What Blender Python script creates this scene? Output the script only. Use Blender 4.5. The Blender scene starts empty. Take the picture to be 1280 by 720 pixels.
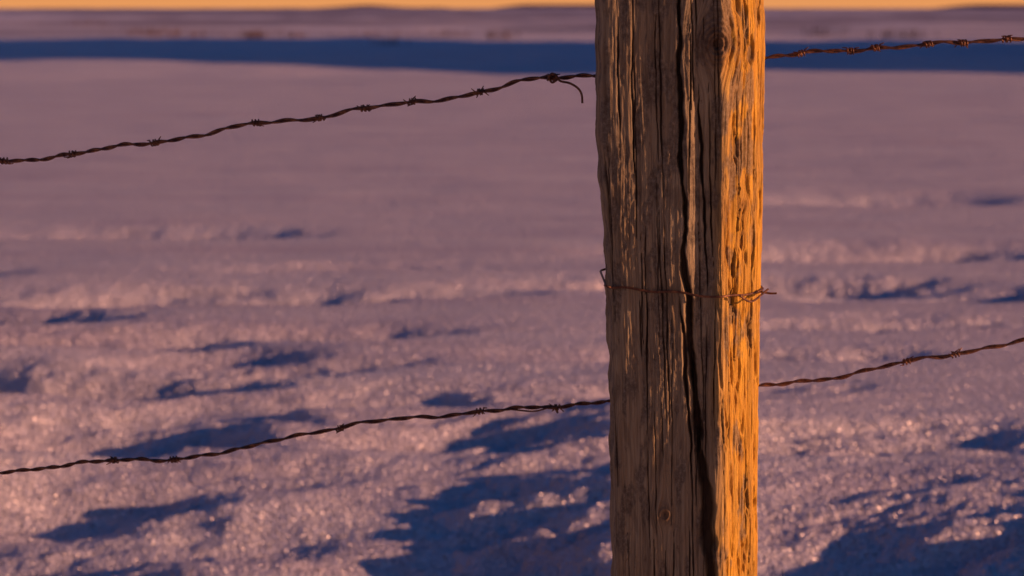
import bpy, math, random
import numpy as np
from mathutils import Vector

random.seed(4); rng=np.random.RandomState(7)
scene=bpy.context.scene
scene.view_settings.view_transform='Standard'
scene.view_settings.look='None'
scene.view_settings.exposure=0

# ------------------------------------------------------------ noise
_ang=np.random.RandomState(99).rand(65536)*2*math.pi
_C=np.cos(_ang); _S=np.sin(_ang)
def _h(ix,iy,seed):
    n=(ix*374761393+iy*668265263+seed*974634777)&0xffffffff
    n=((n^(n>>13))*1274126177)&0xffffffff
    return (n^(n>>16))&0xffff
def noise(x,y,seed=0):
    x,y=np.broadcast_arrays(x,y)
    x=x+seed*.317; y=y+seed*.733
    ix=np.floor(x); iy=np.floor(y); fx=x-ix; fy=y-iy; ix=ix.astype(np.int64); iy=iy.astype(np.int64)
    def g(dx,dy):
        a=_h(ix+dx,iy+dy,seed)
        return _C[a]*(fx-dx)+_S[a]*(fy-dy)
    u=fx*fx*fx*(fx*(fx*6-15)+10); v=fy*fy*fy*(fy*(fy*6-15)+10)
    a=g(0,0)*(1-u)+g(1,0)*u; b=g(0,1)*(1-u)+g(1,1)*u
    return (a*(1-v)+b*v)*1.5
def fbm(x,y,seed=0,o=4):
    r=0;a=1
    for i in range(o):
        r=r+a*noise(x*2.03**i,y*2.03**i,seed+i*17); a*=.5
    return r
def sstep(a,b,x):
    t=np.clip((x-a)/(b-a),0,1); return t*t*(3-2*t)

def grid_mesh(name,X,Y,Z,wrap=False):
    n,m=X.shape
    co=np.stack([X,Y,Z],-1).reshape(-1,3).astype(np.float32)
    idx=np.arange(n*m).reshape(n,m)
    if wrap:
        idx=np.concatenate([idx,idx[:,:1]],1)
    f=np.stack([idx[:-1,:-1],idx[:-1,1:],idx[1:,1:],idx[1:,:-1]],-1).reshape(-1,4)
    me=bpy.data.meshes.new(name)
    me.vertices.add(len(co)); me.vertices.foreach_set('co',co.ravel())
    me.loops.add(f.size); me.loops.foreach_set('vertex_index',f.ravel().astype(np.int32))
    me.polygons.add(len(f)); me.polygons.foreach_set('loop_start',(np.arange(len(f))*4).astype(np.int32))
    me.polygons.foreach_set('loop_total',np.full(len(f),4,dtype=np.int32))
    me.polygons.foreach_set('use_smooth',np.ones(len(f),dtype=bool))
    me.update(calc_edges=True)
    return me
def link(name,me,parent=None):
    o=bpy.data.objects.new(name,me); scene.collection.objects.link(o)
    if parent: o.parent=parent
    return o

class NT:
    def __init__(s,mat):
        mat.use_nodes=True; s.t=mat.node_tree; s.t.nodes.clear()
    def n(s,ty,**k):
        nd=s.t.nodes.new(ty)
        for a,b in k.items():
            if a=='inp':
                for kk,vv in b.items(): nd.inputs[kk].default_value=vv
            else: setattr(nd,a,b)
        return nd
    def l(s,a,b): s.t.links.new(a,b)
    def ramp(s,src,stops,interp='LINEAR'):
        r=s.n('ShaderNodeValToRGB'); r.color_ramp.interpolation=interp
        e=r.color_ramp.elements
        while len(e)<len(stops): e.new(.5)
        for i,(p,c) in enumerate(stops):
            e[i].position=p; e[i].color=(*c,1) if len(c)==3 else c
        s.l(src,r.inputs[0]); return r.outputs[0]
    def mixc(s,f,a,b,mode='MIX'):
        m=s.n('ShaderNodeMix',data_type='RGBA',blend_type=mode)
        for sock,v in ((m.inputs[0],f),(m.inputs[6],a),(m.inputs[7],b)):
            if hasattr(v,'is_output'): s.l(v,sock)
            elif isinstance(v,(int,float)): sock.default_value=v
            else: sock.default_value=(*v,1)
        return m.outputs[2]

# ------------------------------------------------------------ camera
P=math.radians(11.13); F=50/36*1280; H=1.0
cam_d=bpy.data.cameras.new('camera'); cam=link('camera',cam_d)
cam.location=(0,0,H); cam.rotation_euler=(math.pi/2-P,0,0)
cam_d.lens=50; cam_d.sensor_width=36; cam_d.clip_end=20000; cam_d.clip_start=.05
cam_d.dof.use_dof=True; cam_d.dof.focus_distance=1.49; cam_d.dof.aperture_fstop=5.3
scene.camera=cam

# ------------------------------------------------------------ light
AZ=80; EL=11.0
az=math.radians(AZ); el=math.radians(EL)
S=Vector((math.sin(az)*math.cos(el),-math.cos(az)*math.cos(el),math.sin(el)))
sd=bpy.data.lights.new('sun','SUN'); sun=link('sun',sd)
sd.energy=5.0; sd.angle=math.radians(.5); sd.color=(1,.46,.27)
sun.rotation_euler=S.to_track_quat('Z','Y').to_euler()
w=bpy.data.worlds.new('World'); scene.world=w
T=NT(w)
sky=T.n('ShaderNodeTexSky',sky_type='NISHITA',sun_disc=False)
sky.sun_elevation=el
sky.sun_rotation=math.atan2(S.x,S.y)
sky.dust_density=1.5; sky.air_density=1.2; sky.ozone_density=3
tc=T.n('ShaderNodeTexCoord'); sep=T.n('ShaderNodeSeparateXYZ'); T.l(tc.outputs['Generated'],sep.inputs[0])
tint=T.ramp(sep.outputs[2],[(0,(1.0,.42,.16)),(.02,(1.0,.44,.2)),(.1,(.85,.38,.42)),(.28,(.20,.36,.66)),(1,(.07,.36,.88))])
col=T.mixc(1.0,sky.outputs[0],tint,'MULTIPLY')
glow=T.ramp(sep.outputs[2],[(0,(8.6,3.5,1.2)),(.012,(7.2,2.8,1.)),(.05,(2.2,.8,.5)),(.12,(0,0,0))])
col=T.mixc(1.0,col,glow,'ADD')
bg=T.n('ShaderNodeBackground'); bg.inputs[1].default_value=.088
out=T.n('ShaderNodeOutputWorld'); T.l(col,bg.inputs[0]); T.l(bg.outputs[0],out.inputs[0])

# ------------------------------------------------------------ ground
def axis(lo,hi,step,far_lo,far_hi,g):
    core=list(np.arange(lo,hi,step)); a=[];d=step;p=lo
    while p>far_lo: d*=g; p-=d; a.append(p)
    b=[];d=step;p=core[-1]
    while p<far_hi: d*=g; p+=d; b.append(p)
    return np.array(a[::-1]+core+b)
xs=axis(-1.4,1.4,.007,-4000,4000,1.035)
ys=axis(2.15,3.7,.007,-400,6000,1.015)
X,Y=np.meshgrid(xs,ys)
R=np.hypot(X,Y)
near=1-sstep(14,30,R)
Z=.010*fbm(X/1.2,Y/.40,3,2)
gr=1-.7*sstep(2.8,4.2,R)
YW=Y+.05*fbm(X/.8,Y/.4,15,2)
Z+=near*(.0040*fbm(X/1.5,YW/.085,11,2)+.0020*fbm(X/.6,YW/.035,12,2)*gr+.0014*fbm(X/.14,Y/.06,23,2)*gr)
# frost grains (real relief close to the fence)
g3=1-.75*sstep(2.7,3.8,R)-.25*sstep(3.8,6,R)
Z+=g3*(.0024*noise(X/.026,Y/.020,31)+.0024*np.abs(noise(X/.015,Y/.014,33)))
# long wind streaks further out
Z+=sstep(4.5,9,R)*(1-sstep(30,60,R))*.007*fbm(X/2.6,(Y+.3*noise(X/2,Y/2,9))/.28,52,2)
Z+=sstep(5,12,R)*.016*fbm(X/6,(Y+.4*noise(X/3,Y/3,8))/1.0,51,3)*(1-sstep(200,400,R))
Z+=sstep(16,26,Y)*.16*fbm(X/11,Y/5,57,3)*(1-sstep(200,400,R))
Z+=sstep(30,90,Y)*(.35*fbm(X/70,Y/28,61,3))
Z+=.9*sstep(300,1200,R)*fbm(X/500,Y/260,71,3)
# wind scoops: lee slope faces away from the sun, gentle ramp back up
hol=[(-.70,5.0,.44,.09,1.0),(-.06,5.05,.24,.05,1.0),(1.3,5.2,.38,.07,1.1),(2.0,5.9,.44,.11,1.2),(1.75,5.0,.24,.08,1.2),
(-1.55,4.65,.38,.09,1.2),(-1.5,4.02,.20,.06,1.1),(-1.0,3.93,.46,.08,1.2),(-.72,4.14,.18,.05,1.),(-.80,3.58,.32,.12,1.35),(-.88,3.22,.24,.08,1.2),
(-.88,2.60,.38,.36,2.6),(-1.15,3.0,.26,.09,1.2),(0.02,2.80,.38,.46,1.55),(.93,2.42,.52,.30,1.8),(-.36,2.45,.22,.12,1.3),(.25,3.5,.24,.06,.9),(-.12,3.75,.24,.04,.8),
(1.0,4.1,.3,.05,.8),(-.3,4.4,.34,.05,.7),(-1.2,6.4,.5,.10,.6),(2.4,7.6,.5,.14,.7),(-2.2,5.4,.4,.10,.9),
(-.35,5.5,.3,.05,.6),(1.5,4.5,.3,.05,.8),(1.1,3.3,.38,.06,.9),(-.45,3.05,.18,.05,.9),(-.5,3.3,.2,.05,.9),(.75,3.7,.25,.04,.7),(-1.1,4.3,.4,.05,.8),(-.4,4.0,.25,.04,.7)]
wx=.12*fbm(X/.30,YW/.06,81,5); wy=.05*fbm(X/.38,YW/.08,91,5)
for cx,cy,rx,ry,dp in hol:
    k=min(1.,rx/.3)
    px=(X+wx*k-cx)/rx; py=(Y+wy*k*.8-cy)/ry
    f=np.where(px>-.75,sstep(1.1,-.75,px),1-sstep(-.75,-4.2,px))
    g=np.where(py>0,np.exp(-np.abs(py/1.5)**1.8),np.exp(-np.abs(py/1.2)**2.5))
    Z-=dp*.32*rx*f*g
# unseen mound added off right to throw the shadow band over the field
ang=math.radians(90-AZ)
hx0,hy0=36,29.0
u=(X-hx0)*math.cos(ang)-(Y-hy0)*math.sin(ang); v=(X-hx0)*math.sin(ang)+(Y-hy0)*math.cos(ang)
shadow_mound=15.5*np.exp(-(np.abs(u)/13)**3)*np.exp(-(np.abs(v)/11.5)**4)
Z+=shadow_mound*(1+.14*fbm(X/6,Y/4,5,4))
me=grid_mesh('snow_ground',X,Y,Z); ground=link('snow_ground',me)
m=bpy.data.materials.new('snow'); T=NT(m)
tc=T.n('ShaderNodeTexCoord'); O=tc.outputs['Object']
def ntex(T,vec,scale,detail=3,rough=.55,mapscale=None):
    if mapscale:
        mp=T.n('ShaderNodeMapping'); mp.inputs['Scale'].default_value=mapscale; T.l(vec,mp.inputs[0]); vec=mp.outputs[0]
    n=T.n('ShaderNodeTexNoise',inp={'Scale':scale,'Detail':detail,'Roughness':rough}); T.l(vec,n.inputs['Vector']); return n.outputs[0]
g1=ntex(T,O,200,1,.6); g2=ntex(T,O,90,2,.65)
b1=T.n('ShaderNodeBump',inp={'Strength':1,'Distance':.014}); T.l(g1,b1.inputs['Height'])
b2=T.n('ShaderNodeBump',inp={'Strength':1,'Distance':.014}); T.l(g2,b2.inputs['Height']); T.l(b1.outputs[0],b2.inputs['Normal'])
# powder / wind-crust mottling, combed along the wind
tone=T.ramp(ntex(T,O,1,5,.62,(.5,4.0,1)),[(.33,(.80,.74,.79)),(.52,(.92,.88,.90)),(.7,(.98,.95,.95))])
sp=T.n('ShaderNodeSeparateXYZ'); T.l(O,sp.inputs[0])
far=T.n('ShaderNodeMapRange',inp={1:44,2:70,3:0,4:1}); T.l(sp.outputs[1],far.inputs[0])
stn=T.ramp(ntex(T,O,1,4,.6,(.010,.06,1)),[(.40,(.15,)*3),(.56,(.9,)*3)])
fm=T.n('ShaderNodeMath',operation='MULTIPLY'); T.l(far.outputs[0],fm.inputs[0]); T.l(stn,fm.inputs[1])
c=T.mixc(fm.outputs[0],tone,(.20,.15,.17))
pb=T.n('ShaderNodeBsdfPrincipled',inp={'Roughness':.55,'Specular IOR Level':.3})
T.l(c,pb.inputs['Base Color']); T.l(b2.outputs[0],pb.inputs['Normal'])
# ice-crystal facets: every ~2-3 mm grain has its own mirror direction
vo=T.n('ShaderNodeTexVoronoi',inp={'Scale':430.}); T.l(O,vo.inputs['Vector'])
v1=T.n('ShaderNodeVectorMath',operation='SUBTRACT'); T.l(vo.outputs['Color'],v1.inputs[0]); v1.inputs[1].default_value=(.5,.5,.5)
v2=T.n('ShaderNodeVectorMath',operation='SCALE'); T.l(v1.outputs[0],v2.inputs[0]); v2.inputs['Scale'].default_value=1.7
ge=T.n('ShaderNodeNewGeometry')
v3=T.n('ShaderNodeVectorMath',operation='ADD'); T.l(v2.outputs[0],v3.inputs[0]); T.l(ge.outputs['Normal'],v3.inputs[1])
v4=T.n('ShaderNodeVectorMath',operation='NORMALIZE'); T.l(v3.outputs[0],v4.inputs[0])
gl=T.n('ShaderNodeBsdfGlossy',inp={'Roughness':.32}); gl.inputs['Color'].default_value=(1,.95,.97,1); T.l(v4.outputs[0],gl.inputs['Normal'])
ms=T.n('ShaderNodeMixShader'); ms.inputs[0].default_value=.12; T.l(pb.outputs[0],ms.inputs[1]); T.l(gl.outputs[0],ms.inputs[2])
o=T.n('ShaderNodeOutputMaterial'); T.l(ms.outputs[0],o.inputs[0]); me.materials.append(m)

# ------------------------------------------------------------ distant hills
hm=bpy.data.materials.new('hill_haze'); T=NT(hm)
pb=T.n('ShaderNodeBsdfPrincipled',inp={'Roughness':1,'Base Color':(.16,.11,.15,1),'Specular IOR Level':0}); o=T.n('ShaderNodeOutputMaterial')
tc=T.n('ShaderNodeTexCoord'); T.l(T.ramp(ntex(T,tc.outputs['Object'],1,4,.6,(.004,.01,.02)),[(.35,(.10,.08,.12)),(.65,(.22,.17,.22))]),pb.inputs[0])
T.l(pb.outputs[0],o.inputs[0])
hx=np.linspace(-2500,2500,700); hy=np.linspace(0,500,24)
HX,HY=np.meshgrid(hx,hy)
prof=np.clip(.20+1.5*fbm(HX/420,HX*0,127,4),.02,1.0)*7.5
HZ=-2+ (prof+2)*np.sin(np.clip(HY/500,0,1)*math.pi)**.7
me=grid_mesh('hills',HX,HY+2300,HZ); ob=link('hills',me); me.materials.append(hm)

# ------------------------------------------------------------ shrubs far out
def tubes(name,segs,mat,sides=4,parent=None):
    vs=[];fs=[]
    for p0,p1,r0,r1 in segs:
        p0=Vector(p0);p1=Vector(p1);d=(p1-p0)
        if d.length<1e-6: continue
        a=d.orthogonal().normalized(); b=d.normalized().cross(a); base=len(vs)
        for p,r in ((p0,r0),(p1,r1)):
            for i in range(sides):
                t=i/sides*2*math.pi; vs.append(p+a*math.cos(t)*r+b*math.sin(t)*r)
        for i in range(sides):
            j=(i+1)%sides; fs.append((base+i,base+j,base+sides+j,base+sides+i))
    me=bpy.data.meshes.new(name); me.from_pydata([tuple(v) for v in vs],[],fs); me.update()
    ob=link(name,me,parent); me.materials.append(mat); return ob
tw=bpy.data.materials.new('dry_twigs'); T=NT(tw)
pb=T.n('ShaderNodeBsdfPrincipled',inp={'Roughness':.9}); o=T.n('ShaderNodeOutputMaterial'); tc=T.n('ShaderNodeTexCoord')
T.l(T.ramp(ntex(T,tc.outputs['Object'],3),[(.3,(.06,.03,.02)),(.7,(.2,.1,.05))]),pb.inputs[0]); T.l(pb.outputs[0],o.inputs[0])
segs=[]
def bush(cx,cy,w_,h_,n):
    for i in range(n):
        x=cx+random.gauss(0,w_*.4); y=cy+random.gauss(0,w_*.4)
        a=random.uniform(0,6.28); ln=h_*random.uniform(.4,1); le=random.uniform(.1,.6)
        p=Vector((x,y,-.3)); q=p+Vector((math.cos(a)*le*ln,math.sin(a)*le*ln,ln+.3)); segs.append((p,q,.012,.008))
        for k in range(3):
            f=random.uniform(.4,.9); s=p.lerp(q,f); a2=random.uniform(0,6.28)
            segs.append((s,s+Vector((math.cos(a2)*.3*ln,math.sin(a2)*.3*ln,.3*ln)),.008,.004))
for cx,cy,w_,h_,n in [(-8.6,48,.8,.35,50),(-7.4,49,.6,.25,24),(-.4,50,1.0,.3,30),(-2.2,52,1.2,.3,30),(-3.5,41,.6,.2,20),(13.5,50,1.3,.35,40),(11.6,54,.9,.35,30),(-15,60,1.5,.3,40),(5,64,2,.35,40),(-22,75,2,.4,40),(-12,52,2.5,.25,40),(-5,54,2.5,.25,40)]:
    bush(cx,cy,w_,h_,n)
tubes('dry_shrubs',segs,tw,3)

# ------------------------------------------------------------ post
PY=1.5
poly=np.array([(-.085,.05),(-.084,-.048),(.032,-.066),(.083,-.004),(.083,.05),(.035,.085),(-.05,.082)])
def resample(poly,smooth=.009):
    pts=[];n=len(poly)
    for i in range(n):
        a=poly[i];b=poly[(i+1)%n]
        for t in np.linspace(0,1,400,endpoint=False): pts.append(a+(b-a)*t)
    pts=np.array(pts)
    d=np.r_[0,np.cumsum(np.hypot(*np.diff(np.vstack([pts,pts[:1]]),axis=0).T))]
    L=d[-1]; s=np.linspace(0,L,2400,endpoint=False); pp=np.vstack([pts,pts[:1]])
    q=np.stack([np.interp(s,d,pp[:,0]),np.interp(s,d,pp[:,1])],1)
    k=int(smooth/(L/2400)); 
    for _ in range(2):
        q=sum(np.roll(q,j,0) for j in range(-k//2,k//2+1))/(len(range(-k//2,k//2+1)))
    return q,L
q,L=resample(poly)
tan=np.roll(q,-1,0)-np.roll(q,1,0); tan/=np.linalg.norm(tan,axis=1)[:,None]
nor=np.stack([tan[:,1],-tan[:,0]],1)
if (nor*q).sum()<0: nor=-nor
dens=np.where(nor[:,1]<.35,1.0,.25); cd=np.cumsum(dens); idx=np.searchsorted(cd,np.linspace(cd[0],cd[-1],580,endpoint=False))
q=q[idx]; nor=nor[idx]; sarc=idx/2400*L
zs=np.r_[np.arange(-.15,.34,.006),np.arange(.34,1.06,.0011),np.arange(1.06,1.32,.006)]
SX,ZZ=np.meshgrid(sarc,zs); QX=np.broadcast_to(q[:,0],SX.shape); QY=np.broadcast_to(q[:,1],SX.shape)
NX=np.broadcast_to(nor[:,0],SX.shape); NY=np.broadcast_to(nor[:,1],SX.shape)
front=1-sstep(-.2,.1,NY)
W=.004*noise(ZZ/.35,SX*0,5)+.0012*noise(ZZ/.09,SX/.08,6)
kn=[(.026,.965,.019),(-.028,.47,.008),(.055,.80,.006)]
knot_h=0;knot_m=0
for kx,kz,kr in kn:
    dx=QX-kx; dz=(ZZ-kz)*.8; r=np.hypot(dx,dz)
    W=W-front*np.sign(dx)*kr*1.1*np.exp(-(r/kr/1.6)**2)*(np.abs(dx)/(np.abs(dx)+kr*.3))
    knot_h=knot_h+front*(.005*np.exp(-(r/kr/1.3)**2)+.0012*np.sin(r*math.pi*2/.0042)*np.exp(-(r/kr/.9)**2)-.007*np.exp(-(r/(kr*.28))**2))*(kr/.019)**.6
    knot_m=knot_m+front*np.exp(-(r/kr)**2)
s=SX+W
right=front*sstep(.022,.040,QX)
disp=.0030*noise(s/.05,ZZ/.40,1)+.0013*noise(s/.018,ZZ/.22,2)
disp-=.004*front*sstep(-.002,.006,QX)*(1-sstep(.020,.032,QX))*sstep(.5,.6,ZZ)
fib=(1-np.abs(noise(s/.0075,ZZ/.20,3))*2)*.0006+(1-np.abs(noise(s/.0032,ZZ/.10,4))*2)*.00045
disp+=fib*(1+.45*right)+.00035*noise(s/.002,ZZ/.015,9)+.0005*fbm(s/.004,ZZ/.008,19,2)*sstep(.05,.3,noise(s/.03,ZZ/.07,20))
st=noise(s/.009,ZZ/.26,21)*2.0
disp+=.0011*(np.floor(st)+sstep(.80,1,st-np.floor(st)))*(.25+.7*right)
ch=noise(s/.008,ZZ/.05,25); disp-=.0026*sstep(.28,.48,ch)*(.2+.9*right)
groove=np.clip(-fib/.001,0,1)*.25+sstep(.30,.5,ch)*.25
disp+=knot_h
def crack(pts,wid,dep,wob=.0015,seed=0,gm=1.):
    global disp,groove
    pts=sorted(pts); zc=[p[0] for p in pts]; xc=[p[1] for p in pts]; wc=[p[2] for p in pts]
    z1=zs
    cx=(np.interp(z1,zc,xc)+wob*fbm(z1/.05,z1*0+3,seed,4))[:,None]
    ww=np.interp(z1,zc,wc)*wid*(1+.6*noise(z1/.03,z1*0,seed+5)); ww=np.maximum(ww,1e-5)[:,None]
    fade=sstep(0.02,.3,np.interp(z1,zc,wc))[:,None]
    d=np.abs(QX-cx)/ww
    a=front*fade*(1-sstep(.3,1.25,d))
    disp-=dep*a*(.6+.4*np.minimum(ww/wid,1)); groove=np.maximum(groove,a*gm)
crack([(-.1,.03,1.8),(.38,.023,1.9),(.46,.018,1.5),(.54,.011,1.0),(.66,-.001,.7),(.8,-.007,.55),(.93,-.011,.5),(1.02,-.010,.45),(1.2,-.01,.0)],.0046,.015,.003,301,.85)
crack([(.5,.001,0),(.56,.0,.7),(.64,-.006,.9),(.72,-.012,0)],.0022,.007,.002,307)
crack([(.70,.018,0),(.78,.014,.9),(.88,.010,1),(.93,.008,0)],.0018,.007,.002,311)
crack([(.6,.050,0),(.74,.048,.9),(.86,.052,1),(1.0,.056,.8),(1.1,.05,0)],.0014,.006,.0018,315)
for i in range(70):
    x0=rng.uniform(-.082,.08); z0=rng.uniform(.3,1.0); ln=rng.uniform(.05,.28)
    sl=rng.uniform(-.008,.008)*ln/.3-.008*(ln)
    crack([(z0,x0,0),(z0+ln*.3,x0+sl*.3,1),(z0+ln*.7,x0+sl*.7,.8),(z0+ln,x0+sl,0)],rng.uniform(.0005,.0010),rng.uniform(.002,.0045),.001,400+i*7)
half=np.interp(ZZ,[0,.38,1.0,1.3],[.080/.084,.081/.084,.0865/.084,.088/.084])
cxz=np.interp(ZZ,[0,.38,1.01,1.3],[.198,.1925,.1765,.169])
edge=np.exp(-((QX+.085)/.012)**2)
disp-=edge*.0045*(1-sstep(.775,.80,ZZ))
disp+=edge*.003*noise(ZZ/.03,ZZ*0,55)
top=sstep(1.27,1.32,ZZ)*.01
PXX=cxz+QX*half+NX*(disp-top); PYY=PY+QY+NY*(disp-top)
post_parent=bpy.data.objects.new('fence_post',None); scene.collection.objects.link(post_parent)
rings=[(.96,.004),(.8,.008),(.5,.011),(.2,.012),(.002,.012)]
cxt=PXX[-1].mean(); cyt=PYY[-1].mean()
EX=[cxt+(PXX[-1]-cxt)*k for k,_ in rings]; EY=[cyt+(PYY[-1]-cyt)*k for k,_ in rings]
EZ=[ZZ[-1]+hh+.002*noise(EX[i]/.008,EY[i]/.008,77) for i,(_,hh) in enumerate(rings)]
me=grid_mesh('post_timber',np.vstack([PXX]+[e[None] for e in EX]),np.vstack([PYY]+[e[None] for e in EY]),np.vstack([ZZ]+[e[None] for e in EZ]),wrap=True)
ne=len(rings)*len(sarc)
def fattr(n_,arr,ev_):
    at=me.attributes.new(n_,'FLOAT','POINT'); at.data.foreach_set('value',np.r_[np.clip(arr,0,1).ravel(),np.full(ne,ev_)].astype(np.float32))
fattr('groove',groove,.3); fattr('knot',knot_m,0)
fattr('sunlit_face',np.clip(sstep(.018,.045,QX+.006*noise(ZZ/.08,SX/.02,88))+.0*SX,0,1),0)  # painted sunlight: masks the right face for the lighter, more orange wood
# weathering: bark remnants / lichen grey, denser toward the upper part of the post
stain=fbm(s/.022,ZZ/.06,141,5)+.35*noise(s/.006,ZZ/.02,150)
stain=sstep(.10,.50,stain+.30*sstep(.66,.85,ZZ)-.08-.08*(1-sstep(.4,.6,ZZ))+.08*(1-sstep(-.02,.0,QX)))*(1-.75*sstep(.060,.078,QX))
fattr('stain',stain,.5)
at=me.attributes.new('fibre','FLOAT_VECTOR','POINT')
fv=np.stack([s,ZZ,0*s],-1).reshape(-1,3)
ev=np.stack([np.array(EX).ravel(),np.array(EY).ravel(),np.zeros(ne)],-1)
at.data.foreach_set('vector',np.vstack([fv,ev]).astype(np.float32).ravel())
post=link('post_timber',me,post_parent)
wm=bpy.data.materials.new('weathered_wood'); T=NT(wm)
def att(n_,o_): return T.n('ShaderNodeAttribute',attribute_name=n_).outputs[o_]
A=att('fibre','Vector'); G=att('groove','Fac'); K=att('knot','Fac'); SF=att('sunlit_face','Fac'); ST=att('stain','Fac')
f1=ntex(T,A,1,5,.65,(320,7,1)); f2=ntex(T,A,1,4,.6,(900,26,1)); f3=ntex(T,A,1,4,.6,(28,7,1)); f4=ntex(T,A,1,5,.7,(110,40,1)); f5=ntex(T,A,1,5,.75,(260,160,1))
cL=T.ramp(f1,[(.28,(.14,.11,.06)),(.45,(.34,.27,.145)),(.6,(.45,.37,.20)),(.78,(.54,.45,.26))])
cR=T.ramp(f1,[(.25,(.34,.15,.02)),(.42,(.68,.36,.030)),(.6,(.80,.48,.045)),(.78,(.88,.60,.09))])  # right-face wood, sunlight put into the colour
c=T.mixc(SF,cL,cR)
c=T.mixc(T.ramp(f2,[(.3,(.5,)*3),(.55,(0,)*3)]),c,(.16,.085,.03))
c=T.mixc(T.ramp(f3,[(.35,(.35,)*3),(.6,(0,)*3)]),c,(.20,.125,.05))
c=T.mixc(T.ramp(f4,[(.60,(0,)*3),(.72,(.7,)*3)]),c,(.10,.055,.028))
sc=T.ramp(f5,[(.35,(.07,.050,.030)),(.5,(.17,.135,.08)),(.68,(.36,.31,.19))])
sm=T.n('ShaderNodeMath',operation='MULTIPLY',inp={1:.75}); T.l(ST,sm.inputs[0])
c=T.mixc(sm.outputs[0],c,sc)
c=T.mixc(G,c,(.055,.030,.015));  # crack dirt and painted crack shade, both in the colour
km=T.n('ShaderNodeMath',operation='MULTIPLY',inp={1:.6}); T.l(K,km.inputs[0])
c=T.mixc(km.outputs[0],c,(.15,.075,.03))
b1=T.n('ShaderNodeBump',inp={'Strength':.8,'Distance':.0010}); T.l(f2,b1.inputs['Height'])
b2=T.n('ShaderNodeBump',inp={'Strength':.8,'Distance':.0014}); T.l(f1,b2.inputs['Height']); T.l(b1.outputs[0],b2.inputs['Normal'])
b3=T.n('ShaderNodeBump',inp={'Strength':.6,'Distance':.0016}); T.l(f5,b3.inputs['Height']); T.l(b2.outputs[0],b3.inputs['Normal'])
pb=T.n('ShaderNodeBsdfPrincipled',inp={'Roughness':.72,'Specular IOR Level':.25}); o=T.n('ShaderNodeOutputMaterial')
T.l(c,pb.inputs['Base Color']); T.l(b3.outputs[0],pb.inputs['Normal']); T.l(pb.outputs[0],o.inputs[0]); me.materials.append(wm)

# ------------------------------------------------------------ wires
rm=bpy.data.materials.new('rusty_wire'); T=NT(rm)
tc=T.n('ShaderNodeTexCoord'); r1=ntex(T,tc.outputs['Object'],160,4,.7)
c=T.ramp(r1,[(.3,(.045,.022,.014)),(.5,(.14,.06,.026)),(.7,(.34,.16,.06))])
pb=T.n('ShaderNodeBsdfPrincipled',inp={'Roughness':.42,'Metallic':.45}); o=T.n('ShaderNodeOutputMaterial')
b=T.n('ShaderNodeBump',inp={'Strength':.8,'Distance':.0006}); T.l(r1,b.inputs['Height']); T.l(b.outputs[0],pb.inputs['Normal'])
T.l(c,pb.inputs['Base Color']); T.l(pb.outputs[0],o.inputs[0])

def fence_xz(u,v,y):
    """image pixel coordinates, cast through the camera -> metres on the fence plane"""
    a=(u-640)/F; b=-(v-360)/F
    dy=math.cos(P)+b*math.sin(P); dz=-math.sin(P)+b*math.cos(P); t=y/dy
    return Vector((a*t,y,H+dz*t))
def catmull(pts,step):
    out=[]
    p=[pts[0]*2-pts[1]]+pts+[pts[-1]*2-pts[-2]]
    for i in range(1,len(p)-2):
        n=max(2,int((p[i+1]-p[i]).length/step))
        for k in range(n):
            t=k/n; a,b,c,d=p[i-1],p[i],p[i+1],p[i+2]
            out.append(.5*((2*b)+(c-a)*t+(2*a-5*b+4*c-d)*t*t+(3*b-a-3*c+d)*t**3))
    out.append(pts[-1]); return out
def sweep(paths,name,parent,sides=8):
    vs=[];fs=[]
    for path,rad in paths:
        n=len(path); base=len(vs); a=None
        for i,pt in enumerate(path):
            d=(path[min(i+1,n-1)]-path[max(i-1,0)]).normalized()
            a=(a or d.orthogonal()); a=(a-d*a.dot(d)).normalized(); b=d.cross(a)
            r=rad[i] if isinstance(rad,list) else rad
            for k in range(sides):
                t=k/sides*2*math.pi; vs.append(tuple(pt+a*(math.cos(t)*r)+b*(math.sin(t)*r)))
        for i in range(n-1):
            for k in range(sides):
                j=(k+1)%sides; fs.append((base+i*sides+k,base+i*sides+j,base+(i+1)*sides+j,base+(i+1)*sides+k))
        fs.append(tuple(base+k for k in range(sides))[::-1]); fs.append(tuple(base+(n-1)*sides+k for k in range(sides)))
    me=bpy.data.meshes.new(name); me.from_pydata(vs,[],fs); me.polygons.foreach_set('use_smooth',[True]*len(fs)); me.update()
    me.materials.append(rm); return link(name,me,parent)
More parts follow.
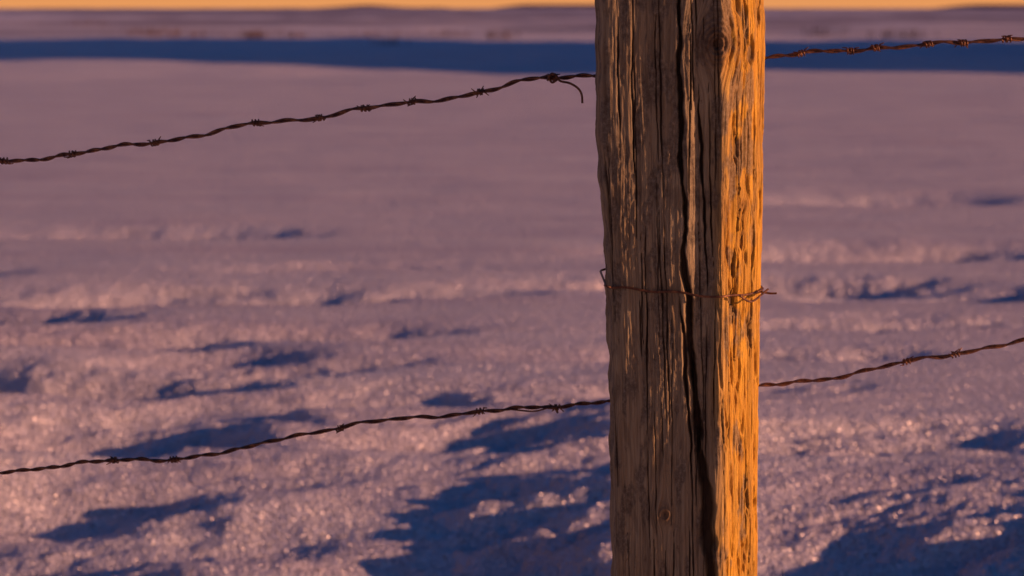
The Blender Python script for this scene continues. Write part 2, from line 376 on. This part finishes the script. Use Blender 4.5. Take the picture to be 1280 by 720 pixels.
def barbed(uv,barbs,idx,r=.0013,pitch=.045,seed=0):
    random.seed(seed); y=1.592
    par=bpy.data.objects.new('barbed_wire',None); scene.collection.objects.link(par)
    pts=[fence_xz(u,v,y) for u,v in uv]
    c=catmull(pts,.0022)
    for i in range(len(c)):
        x=c[i].x; c[i]=c[i]+Vector((0,.002*math.sin(x*23),.0014*math.sin(x*41+idx)+.0008*math.sin(x*97)+.0006*math.sin(x*173+1)))
    A=[];B=[];ph=idx
    for i,pt in enumerate(c):
        d=(c[min(i+1,len(c)-1)]-c[max(i-1,0)]).normalized()
        n1=d.cross(Vector((0,1,0))).normalized(); n2=d.cross(n1)
        if i: ph+=(c[i]-c[i-1]).length/pitch*2*math.pi*(1+.3*math.sin(pt.x*9))
        o=(n1*math.cos(ph)+n2*math.sin(ph))*r*.95
        A.append(pt+o);B.append(pt-o)
    sweep([(A,r),(B,r)],'twisted_strands',par)
    bp=[]
    for ub in barbs:
        best=min(range(3,len(c)-3),key=lambda i:abs(c[i].x-fence_xz(ub,120 if idx==1 else 520,y).x))
        c0=c[best]; d=(c[best+3]-c[best-3]).normalized(); n1=d.cross(Vector((0,1,0))).normalized(); n2=d.cross(n1)
        for q_ in range(2):
            a0=random.uniform(0,6.28); pa=[]
            turns=1.6; off=(q_-.5)*.0035
            R_=r*2+.0007
            for k in range(26):
                t=k/25; a=a0+t*turns*6.283; pa.append(c0+d*(off+(t-.5)*.006)+(n1*math.cos(a)+n2*math.sin(a))*R_)
            e=a0+turns*6.283
            ln=random.uniform(.002,.005)
            t1=(-n1*math.sin(e)+n2*math.cos(e)); t0=(n1*math.sin(a0)-n2*math.cos(a0))
            pa=[pa[0]+t0*ln+d*-.004]+pa+[pa[-1]+t1*ln+d*.004]
            bp.append((pa,[.0005]+[.0009]*26+[.0005]))
    if bp: sweep(bp,'barbs',par,6)
    return par,c
top=[(-1100,330),(-500,268),(-150,222),(0,203),(85,193),(190,178),(250,168),(320,155),(380,149),(440,138),(520,128),(600,115),(650,103),(690,97),(748,93),(850,84),(955,73),(1000,68),(1090,60),(1180,55),(1280,46),(1500,20),(2200,-60)]
low=[(-1100,640),(-500,615),(-150,597),(0,590),(70,582),(140,577),(215,573),(300,562),(350,548),(425,535),(510,522),(600,515),(690,508),(758,502),(850,492),(948,484),(1040,472),(1130,453),(1190,442),(1280,427),(1500,395),(2200,280)]
p1,c1=barbed(top,[-200,-90,0,85,190,318,398,455,515,600,690,1000,1062,1092,1155,1200,1255,1400,1600],1,seed=5)
p2,c2=barbed(low,[-200,-60,140,215,425,600,695,1130,1190,1400,1600],2,seed=9)
hk=[fence_xz(u,v,1.588) for u,v in [(684,101),(690,92),(697,98),(690,103),(686,95),(694,93),(700,101),(712,104),(722,110),(727,118),(728,129)]]
sweep([(catmull(hk,.001),.0013)],'loose_tail',p1)
hk=[fence_xz(u,v,1.590) for u,v in [(640,512),(668,514),(690,509),(697,516),(694,508)]]
sweep([(catmull(hk,.001),.001)],'loose_tail',p2)
zc=[fence_xz(752,359,1.45).z,fence_xz(800,364,1.44).z,fence_xz(880,373,1.42).z,fence_xz(950,362,1.5).z]
loop=[]
hz=np.interp(.69,[.38,1.0],[.081/.084,.0865/.084]); cxx=np.interp(.69,[.38,1.01],[.1925,.1765])
for i in range(0,len(q),6):
    x=q[i,0]*hz+cxx+nor[i,0]*.0022; yy=PY+q[i,1]+nor[i,1]*.0022
    z=np.interp(x,[.10,.145,.20,.27],zc)+.0012*math.sin(x*120)
    loop.append(Vector((x,yy,z)))
loop.append(loop[0])
sweep([(loop,.0012)],'tie_wire',post_parent)
ends=[[Vector((.265,1.50,zc[3]-.002)),Vector((.272,1.475,zc[3]+.001)),Vector((.279,1.47,zc[3]+.002))],
      [Vector((.106,1.455,zc[0]-.002)),Vector((.100,1.447,zc[0]+.001)),Vector((.096,1.45,zc[0]+.002))],
      [Vector((.235,1.437,zc[2]-.001)),Vector((.250,1.452,zc[3]-.003)),Vector((.272,1.482,zc[3]+.004))]]
sweep([(catmull(e,.002),.0011) for e in ends],'tie_ends',post_parent)
